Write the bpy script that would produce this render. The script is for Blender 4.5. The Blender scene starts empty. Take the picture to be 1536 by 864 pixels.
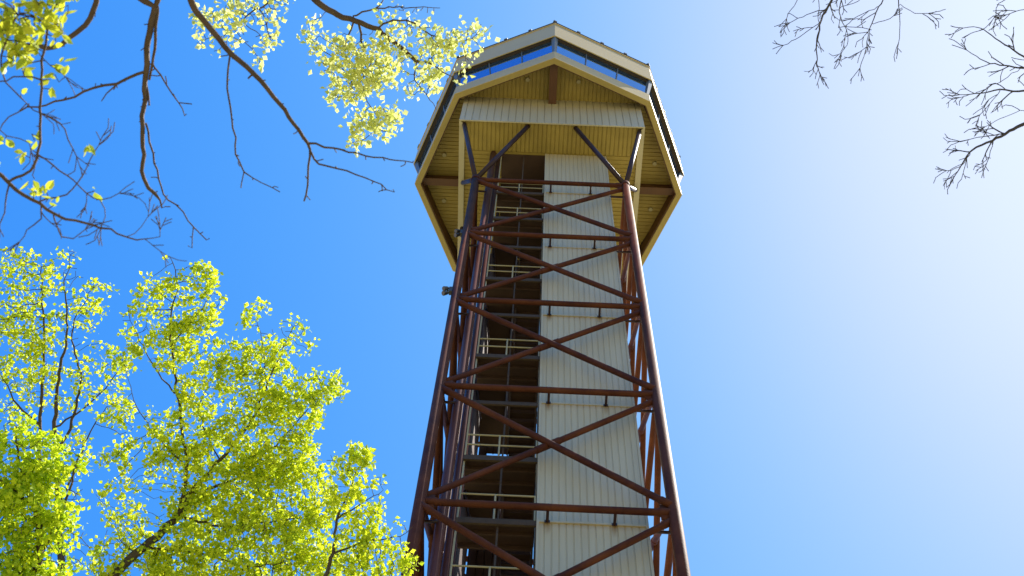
import bpy, bmesh, math, random
import numpy as np
from mathutils import Vector, Matrix, kdtree, noise

random.seed(11)
SC = bpy.context.scene
COL = SC.collection
R_ = math.radians

# ------------------------------------------------------------------ camera (solved from the tower)
F_PX = 1759.76
TH, RO, PS = 1.1159, 0.0757, -0.0363
CAM = Vector((-0.6614, -18.1765, 1.6))
FW = Vector((math.sin(PS) * math.cos(TH), math.cos(PS) * math.cos(TH), math.sin(TH)))
_rt = Vector((math.cos(PS), -math.sin(PS), 0))
_up = _rt.cross(FW)
RT = _rt * math.cos(RO) + _up * math.sin(RO)
UP = -_rt * math.sin(RO) + _up * math.cos(RO)
cam_d = bpy.data.cameras.new('camera')
cam = bpy.data.objects.new('camera', cam_d)
COL.objects.link(cam)
m3 = Matrix((RT, UP, -FW)).transposed()
cam.matrix_world = Matrix.Translation(CAM) @ m3.to_4x4()
cam_d.sensor_width = 36.0
cam_d.lens = F_PX / 1536.0 * 36.0
cam_d.dof.use_dof = True
cam_d.dof.focus_distance = 42.0
cam_d.dof.aperture_fstop = 5.6
cam_d.clip_start = 0.05
cam_d.clip_end = 5000
SC.camera = cam


def P(x, y, dist):
    """a point seen at photo pixel x, y and standing dist metres away"""
    v = FW + RT * ((x - 768) / F_PX) - UP * ((y - 432) / F_PX)
    v.normalize()
    return CAM + v * dist


# ------------------------------------------------------------------ light
SUN_AZ, SUN_EL = R_(78), R_(56)          # azimuth clockwise from +Y
sun_dir = Vector((math.sin(SUN_AZ) * math.cos(SUN_EL), math.cos(SUN_AZ) * math.cos(SUN_EL), math.sin(SUN_EL)))
sd = bpy.data.lights.new('sun', 'SUN')
sd.energy = 4.0
sd.angle = R_(0.5)
sd.color = (1.0, 0.95, 0.86)
so = bpy.data.objects.new('sun', sd)
COL.objects.link(so)
so.rotation_euler = sun_dir.to_track_quat('Z', 'Y').to_euler()

w = bpy.data.worlds.new('World')
SC.world = w
w.use_nodes = True
nt = w.node_tree
nt.nodes.clear()
out = nt.nodes.new('ShaderNodeOutputWorld')
bg = nt.nodes.new('ShaderNodeBackground')
sky = nt.nodes.new('ShaderNodeTexSky')
sky.sky_type = 'NISHITA'
sky.sun_disc = False
sky.sun_elevation = SUN_EL
sky.sun_rotation = SUN_AZ
sky.altitude = 300
sky.air_density = 1.0
sky.dust_density = 4.0
sky.ozone_density = 4.0
# the photograph's film response to the sky: a power, a gain and a soft shoulder per channel
sep = nt.nodes.new('ShaderNodeSeparateColor')
comb = nt.nodes.new('ShaderNodeCombineColor')
nt.links.new(sky.outputs[0], sep.inputs[0])


def wmath(op, a, b):
    n = nt.nodes.new('ShaderNodeMath')
    n.operation = op
    for k, v in enumerate((a, b)):
        if isinstance(v, (int, float)):
            n.inputs[k].default_value = v
        else:
            nt.links.new(v, n.inputs[k])
    return n.outputs[0]


for ch, (pw, gn, cap) in enumerate(((1.9, 0.0554, 0.9), (1.2, 0.2715, 1.1), (0.12, 0.92, 20.0))):
    x = wmath('MULTIPLY', wmath('POWER', sep.outputs[ch], pw), gn)
    y = wmath('DIVIDE', x, wmath('ADD', 1.0, wmath('DIVIDE', x, cap)))
    nt.links.new(wmath('DIVIDE', y, 0.4243), comb.inputs[ch])
nt.links.new(comb.outputs[0], bg.inputs['Color'])
bg.inputs['Strength'].default_value = 0.15
nt.links.new(bg.outputs[0], out.inputs['Surface'])

SC.view_settings.view_transform = 'Standard'
SC.view_settings.look = 'None'
SC.view_settings.gamma = 1.0
SC.view_settings.exposure = 1.5
SC.view_settings.use_curve_mapping = False
SC.render.engine = 'CYCLES'
SC.cycles.max_bounces = 8
SC.cycles.transparent_max_bounces = 8
SC.cycles.use_denoising = True


# ------------------------------------------------------------------ materials
def mat(name, col, rough=0.6, var=0.0, scale=3.0, col2=None, bump=0.0, bscale=40.0, metallic=0.0, spec=0.5,
        stretch=None):
    m = bpy.data.materials.new(name)
    m.use_nodes = True
    t = m.node_tree
    b = t.nodes['Principled BSDF']
    b.inputs['Roughness'].default_value = rough
    b.inputs['Metallic'].default_value = metallic
    b.inputs['Specular IOR Level'].default_value = spec
    b.inputs['Base Color'].default_value = (*col, 1)
    tc = t.nodes.new('ShaderNodeTexCoord')
    mp = t.nodes.new('ShaderNodeMapping')
    if stretch:
        mp.inputs['Scale'].default_value = stretch
    t.links.new(tc.outputs['Object'], mp.inputs[0])
    if col2 is not None:
        n = t.nodes.new('ShaderNodeTexNoise')
        n.inputs['Scale'].default_value = scale
        n.inputs['Detail'].default_value = 8
        n.inputs['Roughness'].default_value = 0.65
        t.links.new(mp.outputs[0], n.inputs['Vector'])
        cr = t.nodes.new('ShaderNodeValToRGB')
        cr.color_ramp.elements[0].position = 0.5 - var
        cr.color_ramp.elements[1].position = 0.5 + var
        cr.color_ramp.elements[0].color = (*col, 1)
        cr.color_ramp.elements[1].color = (*col2, 1)
        t.links.new(n.outputs['Fac'], cr.inputs[0])
        t.links.new(cr.outputs[0], b.inputs['Base Color'])
    if bump:
        n2 = t.nodes.new('ShaderNodeTexNoise')
        n2.inputs['Scale'].default_value = bscale
        n2.inputs['Detail'].default_value = 5
        t.links.new(mp.outputs[0], n2.inputs['Vector'])
        bp = t.nodes.new('ShaderNodeBump')
        bp.inputs['Strength'].default_value = bump
        bp.inputs['Distance'].default_value = 0.02
        t.links.new(n2.outputs['Fac'], bp.inputs['Height'])
        t.links.new(bp.outputs[0], b.inputs['Normal'])
    return m


M = {}
M['steel'] = mat('brown_steel', (0.050, 0.0115, 0.0050), 0.66, 0.16, 1.1, (0.112, 0.032, 0.011), 0.25, 18, spec=0.16)
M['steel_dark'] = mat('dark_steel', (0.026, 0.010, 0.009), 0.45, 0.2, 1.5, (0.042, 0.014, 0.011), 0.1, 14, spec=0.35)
M['post'] = mat('post_steel', (0.085, 0.024, 0.015), 0.5, 0.2, 1.2, (0.12, 0.038, 0.022), 0.1, 14, spec=0.3)
M['cream'] = mat('cream_metal', (0.54, 0.40, 0.18), 0.5, 0.3, 0.7, (0.47, 0.345, 0.15), 0.06, 8)
M['skirt'] = mat('pale_siding', (0.52, 0.44, 0.30), 0.5, 0.22, 0.9, (0.44, 0.37, 0.25), 0.05, 8, stretch=(1, 1, .35))
M['soffit'] = mat('mustard_soffit', (0.37, 0.258, 0.056), 0.55, 0.16, 0.9, (0.28, 0.193, 0.040), 0.05, 8)
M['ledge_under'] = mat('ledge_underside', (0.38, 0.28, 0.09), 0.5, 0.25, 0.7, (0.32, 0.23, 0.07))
M['roof_soffit'] = mat('roof_soffit_brown', (0.040, 0.022, 0.015), 0.7, 0.2, 1.2, (0.055, 0.031, 0.021))
M['beam'] = mat('beam_brown', (0.085, 0.030, 0.010), 0.5, 0.2, 1.4, (0.115, 0.042, 0.014), 0.08, 10)
M['rail'] = mat('rail_paint', (0.42, 0.35, 0.19), 0.5, 0.2, 2.0, (0.35, 0.28, 0.15))
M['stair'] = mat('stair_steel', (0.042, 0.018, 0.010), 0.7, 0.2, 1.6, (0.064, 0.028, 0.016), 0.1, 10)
M['grate'] = mat('landing_edge', (0.075, 0.044, 0.022), 0.8, 0.2, 5.0, (0.045, 0.026, 0.014))
M['mullion'] = mat('grey_mullion', (0.11, 0.135, 0.17), 0.4)
M['glass'] = mat('blue_glass', (0.17, 0.32, 0.57), 0.03, metallic=0.9)
M['gadget'] = mat('gadget_metal', (0.045, 0.04, 0.042), 0.5)
M['lens'] = mat('lamp_glass', (0.16, 0.13, 0.09), 0.15)
M['concrete'] = mat('concrete', (0.38, 0.36, 0.33), 0.85, 0.25, 1.5, (0.28, 0.27, 0.25), 0.2, 20)
M['ground'] = mat('ground_earth', (0.20, 0.22, 0.08), 0.95, 0.2, 0.25, (0.27, 0.21, 0.12), 0.4, 6)
M['bark'] = mat('bark', (0.045, 0.030, 0.020), 0.85, 0.2, 6.0, (0.085, 0.062, 0.044), 0.5, 40)
M['bark_fg'] = mat('bark_twig', (0.050, 0.028, 0.016), 0.8, 0.2, 9.0, (0.11, 0.066, 0.037), 0.5, 70)
M['bark_bare'] = mat('bark_grey', (0.040, 0.032, 0.036), 0.85, 0.2, 6.0, (0.065, 0.055, 0.055), 0.4, 40)


def stain_shaft():
    """pale corrugated shaft cladding with rust runs under each bracket"""
    m = mat('shaft_siding', (0.55, 0.46, 0.305), 0.5, 0.22, 1.1, (0.45, 0.375, 0.245), 0.04, 8, stretch=(2.2, 2.2, .22))
    t = m.node_tree
    b = t.nodes['Principled BSDF']
    src = b.inputs['Base Color'].links[0].from_socket
    tc = t.nodes.new('ShaderNodeTexCoord')
    sp = t.nodes.new('ShaderNodeSeparateXYZ')
    t.links.new(tc.outputs['Object'], sp.inputs[0])

    def math_(op, a, bb=None, clamp=False):
        n = t.nodes.new('ShaderNodeMath')
        n.operation = op
        n.use_clamp = clamp
        for i, v in enumerate((a, bb)):
            if v is None:
                continue
            if isinstance(v, (int, float)):
                n.inputs[i].default_value = v
            else:
                t.links.new(v, n.inputs[i])
        return n.outputs[0]
    # distance below each level line (levels every 5.8 m from 49.37)
    k = math_('SUBTRACT', 49.30 + 58.0, sp.outputs['Z'])
    below = math_('MODULO', k, 5.8)
    fade = math_('SUBTRACT', 1.0, math_('DIVIDE', below, 0.5), True)
    tot = None
    for cx in (0.02, 1.75):
        d = math_('ABSOLUTE', math_('SUBTRACT', sp.outputs['X'], cx))
        g = math_('SUBTRACT', 1.0, math_('DIVIDE', d, 0.13), True)
        tot = g if tot is None else math_('MAXIMUM', tot, g)
    nz = t.nodes.new('ShaderNodeTexNoise')
    nz.inputs['Scale'].default_value = 5
    nz.inputs['Detail'].default_value = 6
    mp = t.nodes.new('ShaderNodeMapping')
    mp.inputs['Scale'].default_value = (2.4, 2.4, .6)
    t.links.new(tc.outputs['Object'], mp.inputs[0])
    t.links.new(mp.outputs[0], nz.inputs['Vector'])
    f = math_('MULTIPLY', math_('MULTIPLY', fade, tot), math_('MULTIPLY', nz.outputs['Fac'], 1.9), True)
    # thin grimy run along the whole seam
    seam = math_('SUBTRACT', 1.0, math_('DIVIDE', below, 0.22), True)
    f2 = math_('MULTIPLY', seam, math_('MULTIPLY', nz.outputs['Fac'], 0.5), True)
    f = math_('MAXIMUM', f, f2)
    mx = t.nodes.new('ShaderNodeMix')
    mx.data_type = 'RGBA'
    t.links.new(f, mx.inputs[0])
    t.links.new(src, mx.inputs[6])
    mx.inputs[7].default_value = (0.22, 0.11, 0.025, 1)
    t.links.new(mx.outputs[2], b.inputs['Base Color'])
    return m


M['shaft'] = stain_shaft()


def leaf_mat(name, c1, c2, trans=0.5):
    m = bpy.data.materials.new(name)
    m.use_nodes = True
    t = m.node_tree
    b = t.nodes['Principled BSDF']
    o = t.nodes['Material Output']
    g = t.nodes.new('ShaderNodeNewGeometry')
    cr = t.nodes.new('ShaderNodeValToRGB')
    cr.color_ramp.elements[0].color = (*c1, 1)
    cr.color_ramp.elements[1].color = (*c2, 1)
    t.links.new(g.outputs['Random Per Island'], cr.inputs[0])
    t.links.new(cr.outputs[0], b.inputs['Base Color'])
    b.inputs['Roughness'].default_value = 0.5
    b.inputs['Specular IOR Level'].default_value = 0.35
    tr = t.nodes.new('ShaderNodeBsdfTranslucent')
    t.links.new(cr.outputs[0], tr.inputs['Color'])
    mx = t.nodes.new('ShaderNodeMixShader')
    mx.inputs[0].default_value = trans
    t.links.new(b.outputs[0], mx.inputs[1])
    t.links.new(tr.outputs[0], mx.inputs[2])
    t.links.new(mx.outputs[0], o.inputs['Surface'])
    return m


M['leaf'] = leaf_mat('spring_leaf', (0.36, 0.48, 0.014), (0.84, 0.86, 0.04), 0.55)
M['leaf_dense'] = leaf_mat('dense_leaf', (0.32, 0.48, 0.012), (0.80, 0.86, 0.03), 0.55)
M['leaf_pale'] = leaf_mat('pale_leaf', (0.56, 0.60, 0.12), (0.84, 0.83, 0.34), 0.52)
M['leaf_near'] = leaf_mat('near_leaf', (0.40, 0.48, 0.03), (0.66, 0.64, 0.05), 0.5)


# ------------------------------------------------------------------ mesh helpers
def obj(name, bm, m, parent=None, smooth=False):
    me = bpy.data.meshes.new(name)
    bm.normal_update()
    if smooth:
        for f in bm.faces:
            f.smooth = True
    bm.to_mesh(me)
    bm.free()
    me.materials.append(m)
    o = bpy.data.objects.new(name, me)
    COL.objects.link(o)
    if parent is not None:
        o.parent = parent
    return o


def empty(name, loc, label, cat, group=None):
    o = bpy.data.objects.new(name, None)
    COL.objects.link(o)
    o.location = loc
    o['label'] = label
    o['category'] = cat
    if group:
        o['group'] = group
    return o


def tube(bm, pts, radii, n=12, caps=True):
    pts = [Vector(p) for p in pts]
    if not hasattr(radii, '__len__'):
        radii = [radii] * len(pts)
    t0 = (pts[1] - pts[0]).normalized()
    a = Vector((0, 0, 1)) if abs(t0.z) < .9 else Vector((1, 0, 0))
    nrm = t0.cross(a).normalized()
    rings = []
    for i, p in enumerate(pts):
        if i == 0:
            t = t0
        elif i == len(pts) - 1:
            t = (pts[i] - pts[i - 1]).normalized()
        else:
            t = (pts[i + 1] - pts[i - 1])
            t = t.normalized() if t.length > 1e-9 else t0
        nrm = (nrm - t * nrm.dot(t))
        nrm = nrm.normalized() if nrm.length > 1e-6 else t.orthogonal().normalized()
        bn = t.cross(nrm)
        rings.append([bm.verts.new(p + (nrm * math.cos(2 * math.pi * k / n) + bn * math.sin(2 * math.pi * k / n)) * radii[i])
                      for k in range(n)])
    for a, b in zip(rings, rings[1:]):
        for k in range(n):
            bm.faces.new((a[k], a[(k + 1) % n], b[(k + 1) % n], b[k]))
    if caps:
        bm.faces.new(list(reversed(rings[0])))
        bm.faces.new(rings[-1])


def box(bm, x0, x1, y0, y1, z0, z1):
    v = [bm.verts.new((x, y, z)) for z in (z0, z1) for (x, y) in ((x0, y0), (x1, y0), (x1, y1), (x0, y1))]
    for f in ((3, 2, 1, 0), (4, 5, 6, 7), (0, 1, 5, 4), (1, 2, 6, 5), (2, 3, 7, 6), (3, 0, 4, 7)):
        bm.faces.new([v[i] for i in f])


def obox(bm, c, ax, hx, hy, hz):
    """box with its own axes: ax = local x direction (horizontal)"""
    ax = Vector(ax).normalized()
    ay = Vector((0, 0, 1)).cross(ax)
    az = Vector((0, 0, 1))
    c = Vector(c)
    v = []
    for sz in (-1, 1):
        for sx, sy in ((-1, -1), (1, -1), (1, 1), (-1, 1)):
            v.append(bm.verts.new(c + ax * hx * sx + ay * hy * sy + az * hz * sz))
    for f in ((3, 2, 1, 0), (4, 5, 6, 7), (0, 1, 5, 4), (1, 2, 6, 5), (2, 3, 7, 6), (3, 0, 4, 7)):
        bm.faces.new([v[i] for i in f])


def ribbed(bm, o, u, v, n, u0, u1, vr, per, groove, depth, thick=0.0):
    """sheet with grooves running along v; n points to the seen side; vr(u) gives the (v0, v1) of the sheet at u"""
    o, u, v, n = Vector(o), Vector(u), Vector(v), Vector(n)
    prof = []
    k = math.floor(u0 / per)
    e = groove * .22
    while True:
        a = k * per
        for du, d in ((0, 0), (per - groove, 0), (per - groove + e, -depth), (per - e, -depth)):
            prof.append((a + du, d))
        if a > u1:
            break
        k += 1
    P2 = []
    for i in range(len(prof) - 1):
        (a, da), (b, db) = prof[i], prof[i + 1]
        if b <= u0 or a >= u1:
            continue
        if a < u0:
            da += (db - da) * (u0 - a) / (b - a)
            a = u0
        if b > u1:
            db = da + (db - da) * (u1 - a) / (b - a)
            b = u1
        if not P2:
            P2.append((a, da))
        P2.append((b, db))
    prev = None
    for a, d in P2:
        v0, v1 = vr(a)
        p = o + u * a + n * d
        cur = (bm.verts.new(p + v * v0), bm.verts.new(p + v * v1))
        if prev:
            bm.faces.new((prev[0], cur[0], cur[1], prev[1]))
        prev = cur


# ------------------------------------------------------------------ ground
bm = bmesh.new()
g = 24
for i in range(g):
    a0, a1 = 2 * math.pi * i / g, 2 * math.pi * (i + 1) / g
    rr = [0, 30, 120, 600, 2500]
    for r0, r1 in zip(rr, rr[1:]):
        def pt(r, a):
            z = 0 if r <= 30 else -(r - 30) * .06
            return bm.verts.new((r * math.cos(a), r * math.sin(a), z))
        if r0 == 0:
            bm.faces.new((pt(0, 0), pt(r1, a0), pt(r1, a1)))
        else:
            bm.faces.new((pt(r0, a0), pt(r1, a0), pt(r1, a1), pt(r0, a1)))
bmesh.ops.remove_doubles(bm, verts=bm.verts, dist=1e-3)
o = obj('ground', bm, M['ground'])
o['kind'] = 'structure'
bm = bmesh.new()
box(bm, -9, 9, -9.5, 12, -0.1, 0.12)
o = obj('pavement', bm, M['concrete'])
o['kind'] = 'structure'

# ------------------------------------------------------------------ tower
W2 = 3.25
CY = 3.25                       # the tower's axis
H = 5.803
Z5 = 26.12
LV = [Z5 + H * k for k in (4, 3, 2, 1, 0, -1, -2, -3, -4)]   # bar levels, top first
ZT = LV[0]
tower = empty('observation_tower', (0, CY, 0),
              'tall rust brown steel lattice lookout tower with an octagonal cream deck on top', 'tower')


def tp(name, bm, m, parent=None, smooth=False):
    """part of the tower: mesh in world coordinates, moved into the tower's own frame"""
    if parent is None:
        bmesh.ops.translate(bm, verts=bm.verts, vec=(0, -CY, 0))
        return obj(name, bm, m, tower, smooth)
    bmesh.ops.translate(bm, verts=bm.verts, vec=(0, -CY, 0))
    return obj(name, bm, m, parent, smooth)


def tube_obj(name, pts, r, m, n=14, parent=None):
    bm = bmesh.new()
    tube(bm, pts, r, n)
    o = tp(name, bm, m, parent)
    for f in o.data.polygons:
        f.use_smooth = len(f.vertices) == 4
    return o


corners = [(-W2, 0), (W2, 0), (W2, 2 * W2), (-W2, 2 * W2)]
legs = []
for (x, y) in corners:
    bm = bmesh.new()
    tube(bm, [(x, y, 0.3), (x, y, ZT + .12)], .165, 20)
    for z in LV:                 # plates welded on for the bars and braces
        gx, gy = -math.copysign(1, x), (1 if y == 0 else -1)
        box(bm, min(x, x + gx * .36), max(x, x + gx * .36), y - .014, y + .014, z - .30, z + .30)
        box(bm, x - .014, x + .014, min(y, y + gy * .36), max(y, y + gy * .36), z - .30, z + .30)
    tube(bm, [(x, y, ZT - .1), (x, y, ZT + .2)], .185, 20)
    l = tp('leg', bm, M['steel'])
    for f in l.data.polygons:
        f.use_smooth = len(f.vertices) == 4
    legs.append(l)
    bm = bmesh.new()
    box(bm, x - .6, x + .6, y - .6, y + .6, 0.121, .42)
    tp('footing', bm, M['concrete'])


def member(name, a, b, r, m, sl=.32, sr=1.25):
    """a tube with a thicker sleeve at both ends, where it meets the leg"""
    a, b = Vector(a), Vector(b)
    d = (b - a).normalized()
    bm = bmesh.new()
    L = (b - a).length
    tube(bm, [a, a + d * sl, a + d * (sl + .03), b - d * (sl + .03), b - d * sl, b],
         [r * sr, r * sr, r, r, r * sr, r * sr], 12)
    o = tp(name, bm, m)
    for f in o.data.polygons:
        f.use_smooth = len(f.vertices) == 4
    return o


for i, z in enumerate(LV):
    for k in range(4):
        a, b = corners[k], corners[(k + 1) % 4]
        member('horizontal_bar', (*a, z), (*b, z), .098, M['steel'], .42, 1.22)
for z1, z0 in zip(LV, LV[1:]):
    for k in range(4):
        a, b = corners[k], corners[(k + 1) % 4]
        off = .20
        dx = Vector((b[0] - a[0], b[1] - a[1], 0)).normalized()
        nn = Vector((dx.y, -dx.x, 0))          # outward
        A1 = Vector((*a, z1 - off)) + nn * .05
        B0 = Vector((*b, z0 + off)) + nn * .05
        A0 = Vector((*a, z0 + off)) - nn * .05
        B1 = Vector((*b, z1 - off)) - nn * .05
        member('diagonal_brace', A1, B0, .098, M['steel'], .4, 1.15)
        d2 = member('diagonal_brace', A0, B1, .092, M['steel'], .4, 1.15)
        bm = bmesh.new()
        c = (A0 + B1) / 2
        d = (B1 - A0).normalized()
        tube(bm, [c - d * .42, c + d * .42], .108, 12)
        tp('splice_sleeve', bm, M['steel'], d2)

# braces that splay from the leg tops to the underside of the deck
ZB = 54.28
for sx in (-1, 1):
    for sy in (-1, 1):
        base = Vector((sx * W2, CY + sy * W2, ZT + .02))
        for dx, dy in ((.86, .86), (-2.14, .88), (.9, -2.1)):
            e = Vector((sx * (W2 + dx), CY + sy * (W2 + dy), ZB + .05))
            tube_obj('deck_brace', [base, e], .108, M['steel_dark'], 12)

# ---- elevator shaft
SX0, SX1, SY0, SY1 = -0.22, 2.60, 0.47, 3.4
lev = [0.1] + [z for z in sorted(LV)] + [ZB + .1]
bm = bmesh.new()
for j, (za, zb) in enumerate(zip(lev, lev[1:])):
    pr = .012 * (j % 2)
    ribbed(bm, (SX0, SY0 - pr, 0), (1, 0, 0), (0, 0, 1), (0, -1, 0), 0, SX1 - SX0, lambda u: (za, zb), .188, .042, .019)
    ribbed(bm, (SX0, SY1, 0), (0, -1, 0), (0, 0, 1), (-1, 0, 0), 0, SY1 - SY0, lambda u: (za, zb), .188, .042, .019)
    ribbed(bm, (SX1, SY0, 0), (0, 1, 0), (0, 0, 1), (1, 0, 0), 0, SY1 - SY0, lambda u: (za, zb), .188, .042, .019)
    ribbed(bm, (SX1, SY1, 0), (-1, 0, 0), (0, 0, 1), (0, 1, 0), 0, SX1 - SX0, lambda u: (za, zb), .188, .042, .019)
shaft = tp('elevator_shaft', bm, M['shaft'])
bm = bmesh.new()
for x in (SX0, SX1):
    for y in (SY0, SY1):
        box(bm, x - .035, x + .035, y - .035, y + .035, .12, ZB)
tp('corner_trim', bm, M['skirt'], shaft)
for z in LV:
    bm = bmesh.new()
    box(bm, SX0 - .02, SX1 + .02, SY0 - .034, SY0 + .01, z - .035, z + .035)
    tp('seam_flashing', bm, M['shaft'], shaft)
    for x in (.02, 1.75):
        bm = bmesh.new()
        tube(bm, [(x, 0, z - .03), (x, SY0 - .03, z - .03)], .04, 8)
        box(bm, x - .07, x + .07, SY0 - .05, SY0 - .036, z - .07, z + .03)
        tp('shaft_bracket', bm, M['steel_dark'], shaft)

# ---- stairs beside the shaft
TX0, TX1, TXM = -2.30, -0.30, -1.25
TY0, TY1 = 0.50, 5.9
LA = [z - H / 2 for z in LV[:-1]]           # front landings at the crossings of the bracing
SLOT = (36.6, 37.3, -2.0, -1.2)
LB = LV[:]                                   # rear landings at the bar levels


def railing(y, z, parent, x0=TX0, x1=TX1, posts=(0, .47, 1.0)):
    bm = bmesh.new()
    for h in (1.06, .56):
        tube(bm, [(x0, y, z + h), (x1, y, z + h)], .026, 8)
    for t in posts:
        x = x0 + (x1 - x0) * t
        tube(bm, [(x, y, z), (x, y, z + 1.07)], .028, 8)
    tp('railing', bm, M['rail'], parent)


def landing(y0, y1, z, rail=True, name='stair_landing'):
    bm = bmesh.new()
    box(bm, TX0, TX1, y0 + .05, y1, z - .05, z)
    for y in np.arange(y0 + .35, y1, .45):   # joists under the plate
        box(bm, TX0 + .02, TX1 - .02, y - .03, y + .03, z - .2, z - .052)
    l = tp(name, bm, M['stair'])
    bm = bmesh.new()
    box(bm, TX0 - .03, TX1 + .03, y0 - .02, y0 + .048, z - .2, z + .02)
    tp('edge_channel', bm, M['grate'], l)
    if rail:
        railing(y0, z, l)
    return l


for z in LA:
    landing(TY0, TY0 + 1.15, z)
for z in (LV[0] - .02, LV[4] + .05):
    landing(TY0, TY0 + .8, z)
for z in LB:
    bm = bmesh.new()
    box(bm, TX0, TX1, TY1 - 1.1, TY1, z - .06, z)
    tp('rear_landing', bm, M['stair'])
    bm = bmesh.new()
    box(bm, TX0, TX1, TY0, TY0 + .06, z - .12, z + .06)
    tp('tie_beam', bm, M['grate'])


def flight(x0, x1, ya, za, yb, zb):
    n = 15
    bm = bmesh.new()
    for i in range(n):
        t0, t1 = i / n, (i + 1) / n
        y0, y1 = ya + (yb - ya) * t0, ya + (yb - ya) * t1
        z = za + (zb - za) * t1
        box(bm, x0 + .05, x1 - .05, min(y0, y1), max(y0, y1), z - .05, z - .01)
        yr = y0
        box(bm, x0 + .06, x1 - .06, yr - .01, yr + .01, z - (zb - za) / n, z - .052)
    f = tp('stair_flight', bm, M['stair'])
    bm = bmesh.new()
    for x in (x0 + .025, x1 - .025):
        v = []
        for (y, z) in ((ya, za - .2), (yb, zb - .2), (yb, zb + .1), (ya, za + .1)):
            v.append((bm.verts.new((x - .02, y, z)), bm.verts.new((x + .02, y, z))))
        for k in range(4):
            bm.faces.new((v[k][0], v[k][1], v[(k + 1) % 4][1], v[(k + 1) % 4][0]))
        bm.faces.new([q[0] for q in v])
        bm.faces.new([q[1] for q in reversed(v)])
    tp('stringer', bm, M['steel_dark'], f)
    bm = bmesh.new()
    x = x0 if x0 == TX0 else x1
    for h in (.95, .5):
        tube(bm, [(x, ya, za + h), (x, yb, zb + h)], .022, 8)
    for t in (.05, .35, .65, .95):
        y, z = ya + (yb - ya) * t, za + (zb - za) * t
        tube(bm, [(x, y, z), (x, y, z + .96)], .02, 8)
    tp('handrail', bm, M['mullion'], f)


ya, yb = TY0 + 1.15, TY1 - 1.1
for i, z in enumerate(LA):
    # left flight: front landing up to the rear landing above; right flight: rear landing below up to this front landing
    flight(TX0, TXM - .04, ya, z, yb, LB[i])
    flight(TXM + .04, TX1, yb, LB[i + 1], ya, z)
flight(TXM + .04, TX1, yb, LB[0], ya, LB[0] + H / 2)

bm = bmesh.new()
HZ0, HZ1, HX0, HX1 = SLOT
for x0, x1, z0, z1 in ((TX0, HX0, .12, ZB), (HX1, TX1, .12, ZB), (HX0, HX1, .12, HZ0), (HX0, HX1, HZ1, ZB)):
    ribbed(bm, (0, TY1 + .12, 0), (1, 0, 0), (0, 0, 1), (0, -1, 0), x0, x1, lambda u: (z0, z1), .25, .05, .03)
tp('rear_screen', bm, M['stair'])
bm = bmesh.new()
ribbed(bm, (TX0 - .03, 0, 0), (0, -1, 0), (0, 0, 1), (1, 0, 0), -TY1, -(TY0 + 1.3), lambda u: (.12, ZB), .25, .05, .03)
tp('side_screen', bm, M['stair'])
for x, y in ((-2.70, .55), (-2.70, TY1)):
    tube_obj('stair_post', [(x, y, .12), (x, y, ZB + .1)], .15, M['post'], 14)
tube_obj('stair_post', [(-2.44, .82, .12), (-2.44, .82, ZB + .1)], .13, M['post'], 14)
bm = bmesh.new()
box(bm, TXM - .025, TXM + .025, TY0 + .07, TY0 + .13, .12, ZB)
tp('middle_post', bm, M['grate'])
bm = bmesh.new()
box(bm, TX0 - .035, TX0 + .015, TY0 + .08, TY0 + .13, .12, ZB)
tp('edge_post', bm, M['rail'])
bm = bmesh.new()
box(bm, TX0, TX1 + .06, TY0 + .02, TY1, ZB - .06, ZB - .03)  # added dark plate hiding the soffit, stands in for the shaded stairwell opening
tp('stairwell_dark_plate', bm, M['stair'])
for z in LV:
    for x0, x1 in ((-W2, -2.7), (SX1, W2)):
        tube_obj('tie_strut', [(x0, .45, z - .22), (x1, .45, z - .22)], .045, M['steel_dark'], 8)

# ---- floodlights clamped to the left front leg
for z, y in ((38.35, 0), (43.9, .2)):
    bm = bmesh.new()
    tube(bm, [(-W2 - .1, y, z), (-W2 - .34, y, z)], .03, 8)
    obox(bm, (-W2 - .2, y, z), (1, 0, 0), .06, .09, .16)
    fl = tp('floodlight', bm, M['gadget'], None)
    for dz, dy in ((.10, -.05), (-.12, .02)):
        bm = bmesh.new()
        c = Vector((-W2 - .28, y + dy, z + dz))
        tube(bm, [c, c + Vector((-.05, -.02, -.05)), c + Vector((-.16, -.05, -.16))], [.04, .07, .09], 12)
        tp('lamp_head', bm, M['gadget'], fl)
        bm = bmesh.new()
        e = c + Vector((-.163, -.052, -.163))
        tube(bm, [e, e + Vector((-.01, -.003, -.01))], [.08, .075], 12)
        tp('lamp_glass', bm, M['lens'], fl)

# ---- deck
S2 = 4.33
RO_ = 6.74                                   # ledge octagon


def octv(R, k):
    a = k * math.pi / 4
    return Vector((R * math.sin(a), CY - R * math.cos(a), 0))


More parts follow.
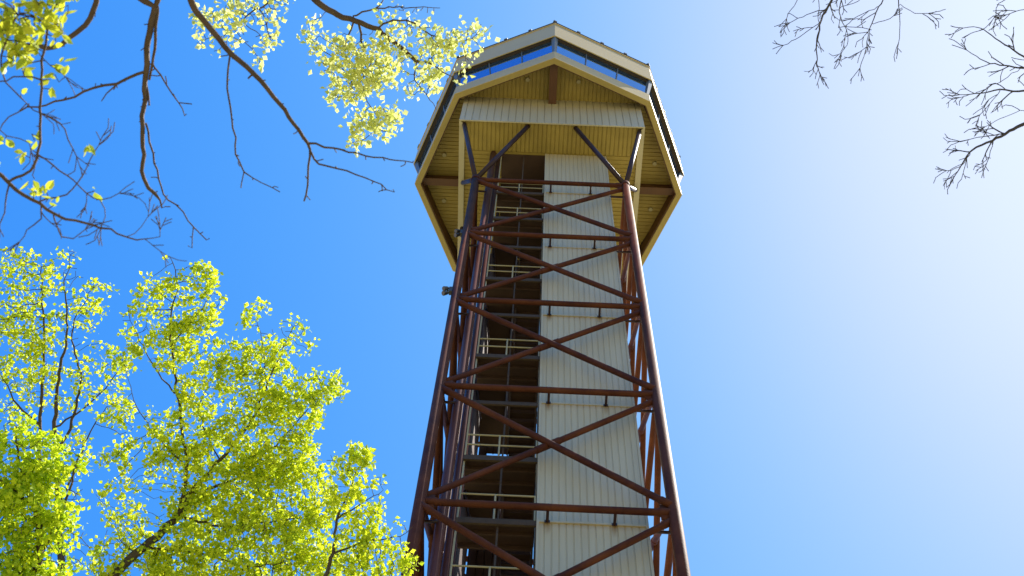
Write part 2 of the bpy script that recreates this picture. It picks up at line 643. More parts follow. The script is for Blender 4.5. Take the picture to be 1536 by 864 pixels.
bm = bmesh.new()
ZSK = 57.98
for k in range(4):
    a = k * math.pi / 2
    u = Vector((math.cos(a), math.sin(a), 0))
    n = Vector((math.sin(a), -math.cos(a), 0))
    ribbed(bm, Vector((0, CY, 0)) + n * S2, u, (0, 0, 1), n, -S2, S2, lambda q: (ZB, ZSK), .34, .045, .035)
skirt = tp('deck_skirt', bm, M['skirt'])
for k in range(4):                            # folded edge under the skirt
    a = k * math.pi / 2
    u = Vector((math.cos(a), math.sin(a), 0))
    n = Vector((math.sin(a), -math.cos(a), 0))
    bm = bmesh.new()
    c = Vector((0, CY, 0))
    o1, i1 = S2 + .012, S2 - (.25 if k % 2 else .05)
    vs = []
    for z in (ZB - .05, ZB + .02):
        vs.append([bm.verts.new(c + n * o1 - u * o1 + Vector((0, 0, z))), bm.verts.new(c + n * o1 + u * o1 + Vector((0, 0, z))),
                   bm.verts.new(c + n * i1 + u * i1 + Vector((0, 0, z))), bm.verts.new(c + n * i1 - u * i1 + Vector((0, 0, z)))])
    bm.faces.new(list(reversed(vs[0])))
    bm.faces.new(vs[1])
    bm.faces.new((vs[0][0], vs[0][1], vs[1][1], vs[1][0]))
    bm.faces.new((vs[0][2], vs[0][3], vs[1][3], vs[1][2]))
    bmesh.ops.translate(bm, verts=bm.verts, vec=(0, 0, .004 * (k % 2)))
    tp('edge_trim', bm, M['skirt'], skirt)
# underside of the deck: front and rear bands ribbed front to back, middle band ribbed across
bm = bmesh.new()
zz = ZB + .03
yA, yB = .40, 2 * CY - .40
i1 = S2 - .03
ribbed(bm, (0, CY, zz), (1, 0, 0), (0, 1, 0), (0, 0, -1), -i1, i1, lambda q: (-i1, yA - CY), .2, .05, .03)
ribbed(bm, (0, CY, zz), (1, 0, 0), (0, 1, 0), (0, 0, -1), -i1, i1, lambda q: (yB - CY, i1), .2, .05, .03)
ribbed(bm, (0, CY, zz + .004), (0, 1, 0), (1, 0, 0), (0, 0, -1), yA - CY, yB - CY, lambda q: (-i1, i1), .2, .05, .03)
tp('deck_soffit', bm, M['soffit'])
# the four triangular wings
ZW = 57.97
for k in range(4):
    a = k * math.pi / 2
    u = Vector((math.cos(a), math.sin(a), 0))
    n = Vector((math.sin(a), -math.cos(a), 0))
    bm = bmesh.new()
    hb = 4.66
    ribbed(bm, Vector((0, CY, ZW)), u, n, (0, 0, -1), -hb, hb,
           lambda q: (S2 - .03, S2 - .02 + 2.25 * (1 - abs(q) / hb)), .2, .05, .03)
    wing = tp('wing_soffit', bm, M['soffit'])
    bm = bmesh.new()
    c = Vector((0, CY, 0)) + n * (S2 + 1.05)
    obox(bm, (c.x, c.y, ZW - .33), n, 1.06, .13, .30)
    obox(bm, (c.x, c.y, ZW - .65), n, 1.06, .19, .03)
    tp('soffit_beam', bm, M['beam'])
    for sgn in (-1, 1):
        bm = bmesh.new()
        c = Vector((0, CY, 0)) + n * (S2 + 1.0) + u * sgn * 1.25
        tube(bm, [(c.x, c.y, ZW - .02), (c.x, c.y, ZW - .11)], [.12, .10], 14)
        tp('soffit_lamp', bm, M['rail'], wing)
# ledge round the deck: eight mitred panels, brown edge beam inside
ZL0, ZL1 = 56.90, 58.11


def mitre(bm, R0, R1, k, z0, z1, R0t=None):
    R0t = R0t or R0
    A = [octv(R0, k), octv(R0, k + 1), octv(R1, k + 1), octv(R1, k)]
    T = [octv(R0t, k), octv(R0t, k + 1), octv(R1, k + 1), octv(R1, k)]
    lo = [bm.verts.new(p + Vector((0, 0, z0))) for p in A]
    hi = [bm.verts.new(p + Vector((0, 0, z1))) for p in T]
    bm.faces.new(list(reversed(lo)))
    bm.faces.new(hi)
    bm.faces.new((lo[0], lo[1], hi[1], hi[0]))
    bm.faces.new((lo[2], lo[3], hi[3], hi[2]))


ZR0, ZR1, RR = 59.79, 62.15, 7.116
RG, RGT = 6.52, 6.87
bm = bmesh.new()
vs0 = [bm.verts.new(octv(RG - .05, k) + Vector((0, 0, ZL1 - .1))) for k in range(8)]
vs1 = [bm.verts.new(octv(RG - .05, k) + Vector((0, 0, ZL1 - .02))) for k in range(8)]
bm.faces.new(vs1)
bm.faces.new(list(reversed(vs0)))
tp('deck_floor', bm, M['stair'])
for k in range(8):
    bm = bmesh.new()
    mitre(bm, RO_, RO_ - .30, k, ZL0, ZL1)
    ledge = tp('deck_ledge', bm, M['cream'])
    bm = bmesh.new()
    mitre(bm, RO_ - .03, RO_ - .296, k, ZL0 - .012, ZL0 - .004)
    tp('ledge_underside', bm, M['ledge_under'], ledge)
    bm = bmesh.new()
    mitre(bm, RO_ - .305, RO_ - .36, k, ZL0 + .06, ZL1 - .16)
    tp('edge_beam', bm, M['beam'])
    # window band, leaning outwards to the top
    bm = bmesh.new()
    a, b = octv(RG, k) + Vector((0, 0, ZL1)), octv(RG, k + 1) + Vector((0, 0, ZL1))
    at, bt = octv(RGT, k) + Vector((0, 0, ZR0)), octv(RGT, k + 1) + Vector((0, 0, ZR0))
    d = (b - a).normalized()
    nrm = Vector((d.y, -d.x, 0))
    for t in (1 / 3, 2 / 3):
        p0, p1 = a.lerp(b, t) + nrm * .03, at.lerp(bt, t) + nrm * .03
        tube(bm, [p0, p1], .035, 4)
    tube(bm, [a + d * .15 + nrm * .02 + Vector((0, 0, .03)), b - d * .15 + nrm * .02 + Vector((0, 0, .03))], .035, 4)
    win = tp('window', bm, M['mullion'])
    bm = bmesh.new()
    e = d * .02
    bm.faces.new([bm.verts.new(q) for q in (a + e, b - e, bt - e, at + e)])
    tp('pane', bm, M['glass'], win)
    bm = bmesh.new()
    p0, p1 = octv(RG + .04, k) + Vector((0, 0, ZL1)), octv(RGT + .04, k) + Vector((0, 0, ZR0))
    tube(bm, [p0, p1], [.10, .17], 4)
    tp('corner_post', bm, M['mullion'])
bm = bmesh.new()
lo = [bm.verts.new(octv(RR - .055, k) + Vector((0, 0, ZR0 + .03))) for k in range(8)]
hi = [bm.verts.new(octv(RR - .02, k) + Vector((0, 0, ZR1 - .03))) for k in range(8)]
bm.faces.new(list(reversed(lo)))
bm.faces.new(hi)
roof = tp('roof', bm, M['roof_soffit'])
for k in range(8):
    bm = bmesh.new()
    mitre(bm, RR, RR - .05, k, ZR0 - .03, ZR1)
    tp('fascia', bm, M['cream'], roof)
    bm = bmesh.new()
    mitre(bm, RR + .05, RR - .1, k, ZR1 + .003, ZR1 + .06)
    tp('coping', bm, M['cream'], roof)
bm = bmesh.new()
for k in range(8):
    a, b = octv(RR - .02, k), octv(RR - .02, k + 1)
    tube(bm, [a + Vector((0, 0, ZR1 + .46)), b + Vector((0, 0, ZR1 + .46))], .03, 6)
    for t in (0, .25, .5, .75):
        p = a.lerp(b, t)
        tube(bm, [p + Vector((0, 0, ZR1 + .06)), p + Vector((0, 0, ZR1 + .56))], .045, 6)
        obox(bm, p + Vector((0, 0, ZR1 + .46)), (b - a), .09, .08, .09)
tp('roof_railing', bm, M['gadget'], roof)


# ------------------------------------------------------------------ trees
class Skel:
    def __init__(self):
        self.p, self.par, self.minr = [], [], []

    def add(self, p, par, mr=0.0):
        self.p.append(Vector(p))
        self.par.append(par)
        self.minr.append(mr)
        return len(self.p) - 1

    def nearest(self, q):
        best, bi = 1e18, 0
        for i, p in enumerate(self.p):
            d = (p - q).length_squared
            if d < best:
                best, bi = d, i
        return bi

    def line(self, pts, step, rng, r0=0, r1=0, start=None, wob=.12):
        """lay a branch through pts; it hangs on node start (or the nearest one)"""
        pts = [Vector(p) for p in pts]
        if self.p:
            cur = self.nearest(pts[0]) if start is None else start
            if (self.p[cur] - pts[0]).length > 1e-4:
                pts = [self.p[cur].copy()] + pts
        else:
            cur = self.add(pts[0], -1, r0)
        L = sum((b - a).length for a, b in zip(pts, pts[1:])) or 1
        s = 0
        # smooth the corners a little (Catmull-Rom)
        ext = [pts[0] * 2 - pts[1]] + pts + [pts[-1] * 2 - pts[-2]]
        for i in range(len(pts) - 1):
            a, b, c, d = ext[i], ext[i + 1], ext[i + 2], ext[i + 3]
            n = max(1, int((c - b).length / step + .5))
            for k in range(1, n + 1):
                t = k / n
                q = .5 * ((2 * b) + (c - a) * t + (2 * a - 5 * b + 4 * c - d) * t * t + (3 * b - a - 3 * c + d) * t ** 3)
                if k < n:
                    q = q + Vector((rng.gauss(0, 1), rng.gauss(0, 1), rng.gauss(0, 1))) * step * wob
                ss = s + (c - b).length * t
                cur = self.add(q, cur, r0 + (r1 - r0) * ss / L)
            s += (c - b).length
        return cur

    def grow(self, attr, step, infl, kill, iters, rng, jit=.22):
        attr = [Vector(a) for a in attr]
        for it in range(iters):
            if not attr:
                break
            kd = kdtree.KDTree(len(self.p))
            for i, p in enumerate(self.p):
                kd.insert(p, i)
            kd.balance()
            pull, keep = {}, []
            for a in attr:
                co, i, d = kd.find(a)
                if d < kill:
                    continue
                keep.append(a)
                if d < infl:
                    v = pull.setdefault(i, Vector())
                    v += (a - co).normalized()
            attr = keep
            if not pull:
                infl *= 1.5
                if infl > 50:
                    break
                continue
            for i, v in pull.items():
                if v.length < 1e-3:
                    v = Vector((rng.gauss(0, 1), rng.gauss(0, 1), rng.gauss(0, 1)))
                v = v.normalized() + Vector((rng.gauss(0, jit), rng.gauss(0, jit), rng.gauss(0, jit)))
                self.add(self.p[i] + v.normalized() * step, i)

    def spray(self, i, d, length, step, rng, level):
        """a straight tapering twig from node i that forks into finer ones, opening like a fan"""
        n = max(2, int(length / step))
        cur, d = i, d.normalized()
        side = 1
        bend = Vector((rng.gauss(0, .05), rng.gauss(0, .05), rng.gauss(0, .05)))
        for k in range(1, n + 1):
            d = (d + bend + Vector((rng.gauss(0, .05), rng.gauss(0, .05), rng.gauss(0, .05)))).normalized()
            cur = self.add(self.p[cur] + d * step, cur)
            if level > 0 and k > n * .2 and rng.random() < .42:
                side = -side
                ax = (FW + Vector((rng.gauss(0, .5), rng.gauss(0, .5), rng.gauss(0, .5)))).normalized()
                e = d.copy()
                e.rotate(Matrix.Rotation(side * rng.uniform(.45, .85), 3, ax))
                self.spray(cur, e, length * rng.uniform(.35, .6) * (1 - .5 * k / n), step, rng, level - 1)

    def sprays(self, n0, prob, length, step, rng, level=2):
        """sprays along the branches laid so far, leaving them at an acute angle"""
        side = 1
        ends = set(range(n0, len(self.p))) - set(self.par)
        for i in range(n0, len(self.p)):
            q = self.par[i]
            if q < 0 or (self.p[i] - CAM).angle(FW) > R_(33):
                continue
            t = (self.p[i] - self.p[q]).normalized()
            if i in ends:
                for a in (-.35, .1, .45):
                    e = t.copy()
                    e.rotate(Matrix.Rotation(a + rng.gauss(0, .1), 3, FW))
                    self.spray(i, e, length * rng.uniform(.5, .8), step, rng, level - 1)
            elif rng.random() < prob:
                side = -side
                ax = (FW + Vector((rng.gauss(0, .4), rng.gauss(0, .4), rng.gauss(0, .4)))).normalized()
                t.rotate(Matrix.Rotation(side * rng.uniform(.5, .95), 3, ax))
                self.spray(i, t, length * rng.uniform(.5, 1.15), step, rng, level)

    def finish(self, tip, ns, ex=2.5):
        n = len(self.p)
        self.ch = [[] for _ in range(n)]
        for i, q in enumerate(self.par):
            if q >= 0:
                self.ch[q].append(i)
        acc = [0.0] * n
        self.r = [0.0] * n
        for i in range(n - 1, -1, -1):
            r = max(self.minr[i], tip) if i < ns else max(acc[i] ** (1 / ex) if acc[i] else tip, tip)
            self.r[i] = r
            if self.par[i] >= 0:
                acc[self.par[i]] += r ** ex
        for i in range(n):
            q = self.par[i]
            if q >= ns and self.r[i] > self.r[q]:
                self.r[i] = self.r[q]
            elif 0 <= q < ns and i >= ns:
                self.r[i] = min(self.r[i], max(self.r[q] * .75, tip))

    def mesh(self, sides_of):
        bm = bmesh.new()
        stack = [(0, None)]
        while stack:
            i, pre = stack.pop()
            chain = [pre, i] if pre is not None else [i]
            while True:
                cs = self.ch[i]
                if not cs:
                    break
                cs = sorted(cs, key=lambda c: -self.r[c])
                for c in cs[1:]:
                    stack.append((c, i))
                i = cs[0]
                chain.append(i)
            if len(chain) < 2:
                continue
            pts = [self.p[c] for c in chain]
            rad = [self.r[c] for c in chain]
            if pre is not None:
                rad[0] = min(rad[0], rad[1] * 1.15)
            tube(bm, pts, rad, sides_of(max(rad)), caps=False)
        return bm


def leaf(bm, p, size, rng, fine=False, droop=0.0):
    d = Vector((rng.gauss(0, 1), rng.gauss(0, 1), rng.gauss(0, 1) * .8 - droop)).normalized()
    s = d.orthogonal().normalized()
    s.rotate(Matrix.Rotation(rng.uniform(0, 6.28), 3, d))
    n = d.cross(s)
    L = size * rng.uniform(.55, 1.45)
    wd = L * rng.uniform(*fine_w(fine))
    c = n * L * rng.uniform(.05, .2)
    if fine:
        base = bm.verts.new(p)
        tipv = bm.verts.new(p + d * L + n * L * .1)
        l1 = bm.verts.new(p + d * L * .3 + s * wd * .9 + c)
        l2 = bm.verts.new(p + d * L * .65 + s * wd * .8 + c)
        r1 = bm.verts.new(p + d * L * .3 - s * wd * .9 + c)
        r2 = bm.verts.new(p + d * L * .65 - s * wd * .8 + c)
        m1 = bm.verts.new(p + d * L * .5)
        bm.faces.new((base, m1, l2, l1))
        bm.faces.new((m1, tipv, l2))
        bm.faces.new((base, r1, r2, m1))
        bm.faces.new((m1, r2, tipv))
    else:
        base = bm.verts.new(p)
        tipv = bm.verts.new(p + d * L)
        l = bm.verts.new(p + d * L * .5 + s * wd + c)
        r = bm.verts.new(p + d * L * .5 - s * wd + c)
        bm.faces.new((base, tipv, l))
        bm.faces.new((base, r, tipv))


def fine_w(fine):
    return (.24, .34) if fine else (.34, .48)


def blob_points(blobs, dist, n_per_area, rng, dscale=1.0):
    pts = []
    for b in blobs:
        x, y, r = b[:3]
        dens = b[3] if len(b) > 3 else 1.0
        dd = b[4] if len(b) > 4 else 0.0
        n = max(2, int(r * r * n_per_area * dens))
        for _ in range(n):
            while True:
                q = (rng.uniform(-1, 1), rng.uniform(-1, 1), rng.uniform(-1, 1))
                if q[0] ** 2 + q[1] ** 2 + q[2] ** 2 <= 1:
                    break
            pts.append(P(x + q[0] * r, y + q[1] * r, dist + dd + q[2] * r / F_PX * dist * dscale))
    return pts


def tree(name, label, group, seeds, blobs, dist, base, bark, leafm=None, seed=1, dens=.014, step=.16, kill=.2,
         infl=2.0, rs=1.0, clump=0.0, tip=.006, lsize=.09, per=(5, 9), spread=.1, fine=False, spurs=0, iters=120, trunk_r=.2,
         bare=None, jit=.22, fan=None, leaf_prob=1.0, droop=.2, wob=.12, dscale=1.0, mid=None):
    rng = random.Random(seed)
    sk = Skel()
    # the trunk, from the ground to where the seen branches start
    first = seeds[0][0][0]
    top = P(first[0], first[1], dist + (first[2] if len(first) > 2 else 0))
    base = Vector(base)
    tr = [base, base + Vector((0, 0, .4 * top.z)) + (top - base) * Vector((.08, .08, 0)).length * 0]
    if mid is not None:
        tr += [Vector(q) for q in mid]
    tr.append(top)
    sk.line(tr, step * 2, rng, trunk_r, seeds[0][1] * rs, None, .05)
    n_tr = len(sk.p)
    for k, (pl, r0, r1) in enumerate(seeds):
        pts = [P(q[0], q[1], dist + (q[2] if len(q) > 2 else 0)) for q in pl]
        sk.line(pts, step, rng, r0 * rs, r1 * rs, None, wob)
    ns = len(sk.p)
    if bare:
        sk.grow(blob_points(bare, dist, dens, rng, dscale), step, infl, kill, iters, rng, jit)
    if fan:
        sk.sprays(n_tr, *fan, rng)
    nb = len(sk.p)
    at = blob_points(blobs, dist, dens, rng, dscale)
    sk.grow(at, step, infl, kill, iters, rng, jit)
    ng = len(sk.p)
    if spurs:
        for i in range(1, ns):
            if sk.par[i] >= 0 and rng.random() < spurs and (sk.p[i] - CAM).angle(FW) < R_(32):
                v = Vector((rng.gauss(0, 1), rng.gauss(0, 1), rng.gauss(0, 1))).normalized()
                a = sk.add(sk.p[i] + v * step * rng.uniform(.3, .55), i)
                if rng.random() < .3:
                    v2 = (v + Vector((rng.gauss(0, .5), rng.gauss(0, .5), rng.gauss(0, .5)))).normalized()
                    sk.add(sk.p[a] + v2 * step * rng.uniform(.3, .8), a)
    sk.finish(tip, ns)
    t = empty(name, base, label, 'tree', group)
    bm = sk.mesh(lambda r: 4 if r < tip * 2 else (6 if r < tip * 6 else 10))
    bmesh.ops.translate(bm, verts=bm.verts, vec=-base)
    obj('trunk', bm, bark, t, True)
    if leafm:
        bm = bmesh.new()
        for i in range(nb, ng):
            if sk.r[i] > tip * 2.2 or rng.random() > leaf_prob:
                continue
            if sk.ch[i] and rng.random() < .45:
                continue
            k = rng.randint(*per)
            if clump:
                f = noise.noise(sk.p[i] * clump) + .6 * noise.noise(sk.p[i] * clump * 2.3)
                k = int(k * max(0, min(2.0, 1.12 + 2.2 * f)) + rng.random())
            for _ in range(k):
                off = Vector((rng.gauss(0, 1), rng.gauss(0, 1), rng.gauss(0, 1))) * spread * .5
                leaf(bm, sk.p[i] + off, lsize, rng, fine, droop)
        bmesh.ops.translate(bm, verts=bm.verts, vec=-base)
        obj('crown', bm, leafm, t)
    return t


# ---- leafy trees at the left
G1 = 'young leafed trees beside the tower'
tree('leafy_tree', 'broad yellow green tree with a thick leaning limb, between the tower and the left edge', G1,
     [([(150, 880), (215, 822), (268, 775), (285, 740)], .17, .10),
      ([(268, 775), (280, 700), (272, 640), (262, 560), (256, 480), (266, 425), (255, 385)], .075, .012),
      ([(285, 740), (330, 690), (372, 640), (400, 580), (425, 520), (440, 490)], .075, .012),
      ([(285, 740), (350, 720), (420, 660), (480, 595)], .06, .01),
      ([(262, 590), (225, 540), (200, 490)], .03, .008),
      ([(256, 520), (290, 480), (320, 440)], .03, .008),
      ([(330, 690), (300, 620), (320, 560)], .03, .008),
      ([(268, 775), (340, 790), (420, 780), (500, 770)], .05, .01),
      ([(215, 822), (300, 830), (380, 850), (470, 830)], .05, .01),
      ([(280, 700), (240, 660), (205, 610), (190, 560)], .03, .008),
      ([(400, 580), (395, 530), (385, 480)], .025, .008)],
     [(252, 392, 18), (292, 425, 36), (238, 458, 42, .8), (302, 470, 36), (212, 505, 34, .8), (265, 515, 50, .8), (192, 470, 20, .7),
      (322, 450, 18), (388, 478, 26), (440, 508, 34), (402, 535, 42), (340, 560, 48, 1.1), (488, 582, 32), (505, 575, 14),
      (432, 610, 55, 1.2), (362, 620, 60, 1.3), (300, 600, 40, .8), (330, 690, 70, 1.3), (420, 690, 62, 1.3), (255, 690, 42, .8),
      (380, 770, 80, 1.4), (290, 790, 60, 1.1), (462, 740, 48, 1.2), (450, 820, 70, 1.4), (350, 850, 70, 1.4), (215, 720, 38, .6),
      (400, 900, 90, 1.2), (250, 870, 50, .9), (195, 790, 42, 1.0), (160, 845, 36, 1.0), (235, 835, 42, 1.2), (240, 640, 30, .7), (186, 545, 22, .6), (176, 620, 28, .6), (172, 690, 26, .5), (160, 740, 24, .5)],
     21.0, (-10.0, -6.8, 0), M['bark'], M['leaf'], 3, dens=.085, step=.12, kill=.155, lsize=.074, per=(13, 21), spread=.115, dscale=.7, trunk_r=.16, rs=.5, clump=1.5, tip=.0045)
tree('leafy_tree', 'tall slender tree with an airy crown rising behind at the left edge', G1,
     [([(95, 900), (88, 800), (84, 700), (84, 610), (100, 500), (96, 420)], .11, .015),
      ([(58, 900), (60, 640), (66, 520), (62, 400)], .09, .015),
      ([(84, 690), (112, 620), (122, 560), (108, 500), (132, 440)], .05, .01),
      ([(84, 640), (140, 600), (175, 560), (200, 545)], .03, .008),
      ([(88, 760), (130, 660), (160, 610)], .04, .01),
      ([(60, 640), (20, 600), (0, 560)], .04, .01)],
     [(30, 402, 34), (92, 410, 38, .9), (132, 440, 33), (168, 428, 12), (40, 470, 45, .8), (110, 490, 48, .7), (152, 540, 28, .6),
      (30, 560, 40, .9), (92, 580, 45, .6), (155, 595, 32, .55), (60, 520, 40, .5), (180, 565, 20, .5), (20, 610, 30), (-20, 480, 45),
      (180, 640, 28, .4), (130, 650, 26, .4)],
     27.0, (-13.5, -2.0, 0), M['bark'], M['leaf'], 7, dens=.07, step=.15, kill=.19, lsize=.085, per=(7, 13), spread=.14, dscale=.7, trunk_r=.16, rs=.75, clump=1.2, tip=.0055)
tree('leafy_tree', 'dense bright green tree filling the lower left corner', G1,
     [([(40, 900), (60, 830), (52, 760), (30, 700), (24, 640)], .11, .012),
      ([(60, 830), (95, 760), (112, 700), (125, 675)], .05, .01),
      ([(52, 760), (0, 720), (-40, 690)], .05, .01)],
     [(22, 650, 34, 1.2), (68, 685, 44, 1.3), (116, 688, 24, 1.2), (40, 740, 60, 1.5), (95, 745, 38, 1.4), (30, 822, 60, 1.6), (105, 825, 42, 1.3),
      (70, 780, 50, 1.5), (-30, 720, 60, 1.2), (60, 890, 60, 1.3)],
     17.0, (-8.2, -8.5, 0), M['bark'], M['leaf_dense'], 5, dens=.085, step=.10, kill=.125, lsize=.075, per=(12, 19), spread=.11, dscale=.7, trunk_r=.15, rs=.6, clump=1.9, tip=.004)
tree('leafy_tree', 'thinly leafed small tree whose twigs reach the lower left tower leg', G1,
     [([(470, 900), (500, 830), (505, 780), (530, 720), (545, 690)], .08, .01),
      ([(505, 780), (550, 750), (575, 735)], .03, .008),
      ([(500, 830), (560, 810), (600, 805), (618, 790)], .04, .008)],
     [(540, 690, 26, .7), (515, 745, 40, .8), (565, 725, 22, .7), (588, 812, 30, 1.2), (540, 832, 50, 1.3), (612, 795, 13, 1.5), (500, 700, 24, .7),
      (600, 850, 24, 1.3), (540, 900, 60, 1.2), (560, 770, 26, .6)],
     19.0, (-4.6, -8.0, 0), M['bark'], M['leaf'], 9, dens=.08, step=.11, kill=.135, lsize=.072, per=(11, 17), spread=.10, dscale=.7, trunk_r=.12, rs=.5, clump=1.7, tip=.0042)

# ---- branches hanging into the top of the picture
G2 = 'overhanging trees in front of the tower'
tree('bare_tree', 'bare budding branches with long bent twigs hanging down at upper left', G2,
     [([(250, -60), (243, -20), (233, 10), (222, 60), (219, 110)], .032, .026),
      ([(219, 110), (216, 160), (214, 220), (216, 268), (232, 290)], .024, .017),
      ([(232, 290), (240, 300), (243, 312)], .011, .008),
      ([(236, 10), (233, 50), (230, 85), (224, 120)], .018, .012),
      ([(231, 100), (250, 128), (268, 154)], .009, .006),
      ([(268, 154), (288, 156)], .006, .004),
      ([(268, 154), (277, 174)], .006, .004),
      ([(216, 108), (175, 126), (140, 132), (95, 150), (30, 167)], .016, .007),
      ([(175, 127), (160, 140), (152, 152)], .008, .005),
      ([(219, 185), (230, 230), (242, 280), (252, 300), (275, 318), (290, 340), (310, 360)], .010, .005),
      ([(290, 342), (288, 372)], .005, .003),
      ([(219, 120), (224, 158)], .010, .008),
      ([(275, -40), (288, 5), (320, 48), (348, 82), (380, 110), (410, 145), (440, 185), (462, 215)], .034, .016),
      ([(462, 215), (500, 222), (560, 236), (620, 244)], .011, .005),
      ([(462, 215), (478, 246), (520, 256), (560, 272), (592, 288)], .011, .005),
      ([(465, 225), (462, 265), (456, 302)], .011, .008),
      ([(345, 82), (341, 120), (348, 180), (358, 240), (366, 258)], .010, .008),
      ([(366, 258), (392, 274), (420, 288)], .006, .004),
      ([(366, 258), (362, 276)], .006, .005),
      ([(380, 110), (372, 118)], .010, .008),
      ([(150, -30), (145, 2), (128, 38), (102, 58), (80, 71), (40, 68), (-30, 62)], .030, .016)],
     [], 6.2, (-5.2, -20.5, 0), M['bark_fg'], None, 21, step=.045, tip=.0028, spurs=.5, rs=.56, trunk_r=.11, wob=.09,
     mid=[(-4.9, -20.0, 6.0)])
tree('leafy_tree', 'branch of pale yellow new leaves reaching towards the deck roof', G2,
     [([(440, -60), (475, 2), (525, 28), (560, 42), (600, 70), (625, 92)], .050, .026),
      ([(530, 30), (520, 60), (500, 85), (492, 105)], .014, .006),
      ([(538, 34), (545, 70), (545, 100), (540, 140)], .018, .007),
      ([(545, 95), (560, 118)], .008, .005),
      ([(570, 40), (590, 30), (620, 34), (640, 48), (668, 60), (700, 60)], .014, .005),
      ([(530, 24), (560, 14), (575, 0)], .014, .008),
      ([(625, 92), (650, 98), (672, 112), (690, 124)], .014, .004),
      ([(625, 92), (622, 120), (640, 142), (655, 165)], .010, .004),
      ([(545, 140), (556, 160), (565, 176)], .008, .004),
      ([(440, -60), (420, -20), (395, 10), (375, 20), (335, 55)], .018, .005),
      ([(560, 14), (600, 10), (660, 12)], .01, .004)],
     [(478, 62, 20), (500, 100, 22), (520, 70, 24), (545, 80, 30), (560, 110, 34), (530, 130, 30), (505, 140, 16), (590, 80, 34), (620, 40, 28),
      (640, 110, 26), (622, 132, 16), (655, 70, 26), (690, 55, 22), (715, 48, 18), (700, 85, 14), (692, 106, 10), (580, 180, 24), (545, 192, 22),
      (535, 212, 10), (595, 175, 14), (600, 20, 22, .6), (650, 20, 14, .6), (575, 20, 14, .6), (720, 70, 8),
      (360, 12, 26, .8), (310, 30, 24, .7), (350, 50, 28, .6), (400, 20, 28, .8), (395, 60, 18, .6), (320, 75, 14, .7), (390, 90, 12, .6),
      (300, 60, 10, .6), (425, 5, 16, .8)],
     10.5, (-4.0, -24.0, 0), M['bark_fg'], M['leaf_pale'], 31, dens=.085, step=.05, kill=.06, infl=.8, tip=.0028, lsize=.048, per=(4, 8),
     spread=.08, rs=.66, clump=3.0, trunk_r=.14, spurs=.1, mid=[(-3.6, -23.0, 7.0)])
tree('leafy_tree', 'twiggy branches with a few large fresh leaves at the upper left edge', G2,
     [([(-120, 230), (-10, 255), (14, 275), (60, 305), (90, 325), (150, 342), (205, 360)], .018, .005),
      ([(60, 302), (100, 292), (118, 272), (135, 240), (148, 218)], .006, .003),
      ([(14, 272), (46, 256), (56, 236), (60, 190), (62, 120), (66, 78), (72, 40)], .010, .008),
      ([(58, 234), (80, 248), (110, 270), (130, 290), (150, 300), (178, 290)], .006, .003),
      ([(62, 305), (62, 328), (40, 345), (30, 362)], .006, .003),
      ([(80, 320), (92, 355), (110, 358), (128, 344)], .006, .003),
      ([(14, 275), (8, 305), (0, 335)], .006, .004),
      ([(60, 170), (90, 185), (115, 235)], .006, .004),
      ([(62, 120), (20, 115), (-30, 135)], .006, .004),
      ([(72, 40), (30, 20), (10, 60), (4, 110), (40, 155), (62, 170)], .007, .004),
      ([(0, 195), (30, 208), (46, 222)], .005, .003),
      ([(205, 360), (240, 355), (240, 345)], .004, .002),
      ([(150, 300), (158, 325), (152, 340)], .004, .002),
      ([(190, 355), (212, 340), (222, 325)], .004, .002),
      ([(62, 85), (75, 98), (98, 115)], .004, .003)],
     [(20, 20, 26, .9), (60, 15, 28, .9), (70, 45, 22), (88, 48, 14), (30, 45, 24, .9), (15, 85, 16, .8), (40, 88, 14, .8), (92, 98, 12, .9), (80, 120, 14, 1.0), (45, 65, 18, .8), (5, 40, 20, .8),
      (30, 140, 8, .5), (58, 205, 12, 1.6), (52, 238, 12, 2.0), (68, 178, 8, 1.4), (8, 205, 10, .7), (140, 222, 12, 1.2), (95, 252, 7, 1), (60, 282, 9, 1.3),
      (76, 312, 10, 1.8), (140, 285, 6, 1.0), (24, 232, 6), (5, 240, 5, .6), (130, 240, 6, 1), (100, 5, 20, .7)],
     5.0, (-6.0, -17.5, 0), M['bark_fg'], M['leaf_near'], 41, dens=.09, step=.034, kill=.03, infl=.4, tip=.0018, lsize=.044, per=(2, 4),
     spread=.02, fine=True, rs=.6,
     fan=(.10, .13, .02), trunk_r=.08, spurs=.16, mid=[(-5.4, -17.0, 4.0)], droop=.5)

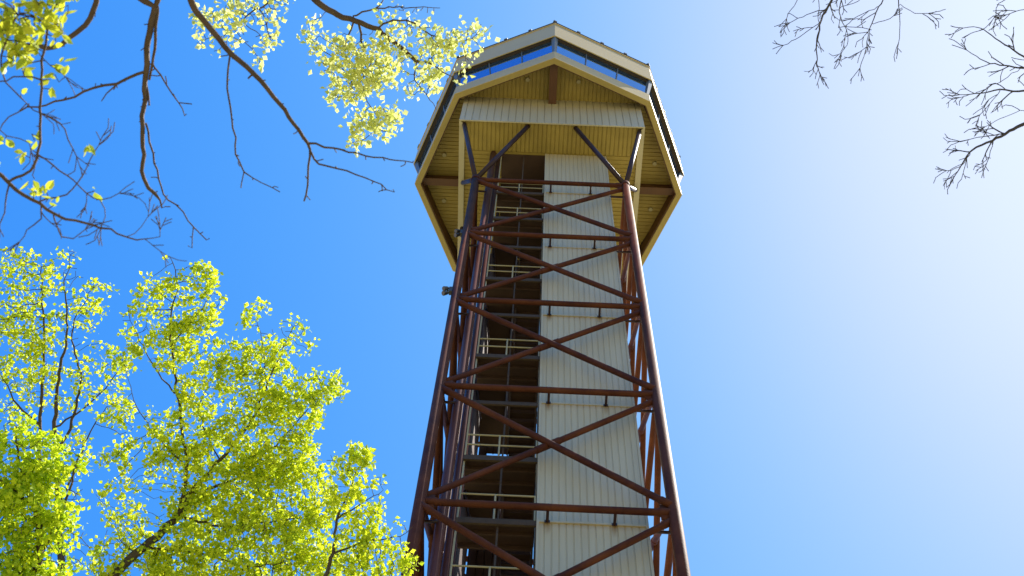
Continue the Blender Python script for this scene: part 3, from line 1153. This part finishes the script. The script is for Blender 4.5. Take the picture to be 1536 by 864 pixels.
# ---- bare trees at the right
G3 = 'bare trees at the upper right'
tree('bare_tree', 'fine bare twigs hanging from the top edge right of the tower', G3,
     [([(1300, -90), (1262, -30), (1245, 5), (1232, 30), (1226, 60), (1225, 95), (1230, 112)], .032, .006),
      ([(1238, 15), (1210, 22), (1185, 34)], .009, .004),
      ([(1229, 34), (1200, 55), (1175, 68)], .007, .003),
      ([(1300, -90), (1262, 0), (1261, 25), (1270, 45), (1272, 62), (1262, 80)], .016, .004),
      ([(1262, 10), (1280, 5), (1300, -8)], .006, .004),
      ([(1300, -90), (1325, -10), (1318, 10), (1308, 35), (1302, 48), (1300, 70), (1290, 102)], .018, .003),
      ([(1302, 48), (1286, 50)], .007, .004),
      ([(1316, 10), (1280, 28)], .005, .003),
      ([(1346, -20), (1348, 10), (1350, 35), (1348, 64)], .012, .004),
      ([(1350, 6), (1372, 20), (1392, 20)], .005, .003),
      ([(1200, -40), (1196, 0), (1186, 15), (1180, 28)], .012, .004),
      ([(1310, 36), (1335, 28), (1340, 24)], .005, .003)],
     [],
     15.0, (9.0, -17.0, 0), M['bark_bare'], None, 51, step=.06, tip=.0042, rs=.72, trunk_r=.12, fan=(.28, .23, .034),
     mid=[(7.6, -16.4, 9.0)], wob=.09)
tree('bare_tree', 'bare tree spreading forked branches in from the right edge', G3,
     [([(1680, 180), (1600, 165), (1536, 186), (1508, 201), (1480, 214), (1455, 228), (1442, 248), (1432, 264)], .045, .006),
      ([(1508, 201), (1475, 205), (1440, 212)], .009, .004),
      ([(1600, 165), (1560, 140), (1528, 137), (1500, 134), (1470, 140), (1440, 142)], .022, .005),
      ([(1600, 165), (1565, 110), (1530, 102), (1500, 98), (1478, 92), (1450, 75)], .022, .004),
      ([(1565, 110), (1536, 85), (1500, 62), (1470, 42), (1445, 42)], .016, .004),
      ([(1536, 166), (1500, 178), (1478, 190)], .007, .003),
      ([(1500, 136), (1485, 155), (1470, 172)], .006, .003),
      ([(1455, 232), (1440, 250), (1420, 256)], .005, .003),
      ([(1490, 212), (1484, 235), (1480, 245)], .005, .003),
      ([(1600, 20), (1540, 14), (1510, 22)], .01, .003),
      ([(1530, 103), (1505, 120), (1482, 132)], .006, .003),
      ([(1600, -20), (1530, -8), (1498, 5), (1494, 22)], .012, .004)],
     [],
     14.0, (8.5, -9.5, 0), M['bark_bare'], None, 61, step=.055, tip=.0040, rs=.75, trunk_r=.14, fan=(.34, .24, .034),
     mid=[(8.2, -10.0, 9.5)], wob=.09)
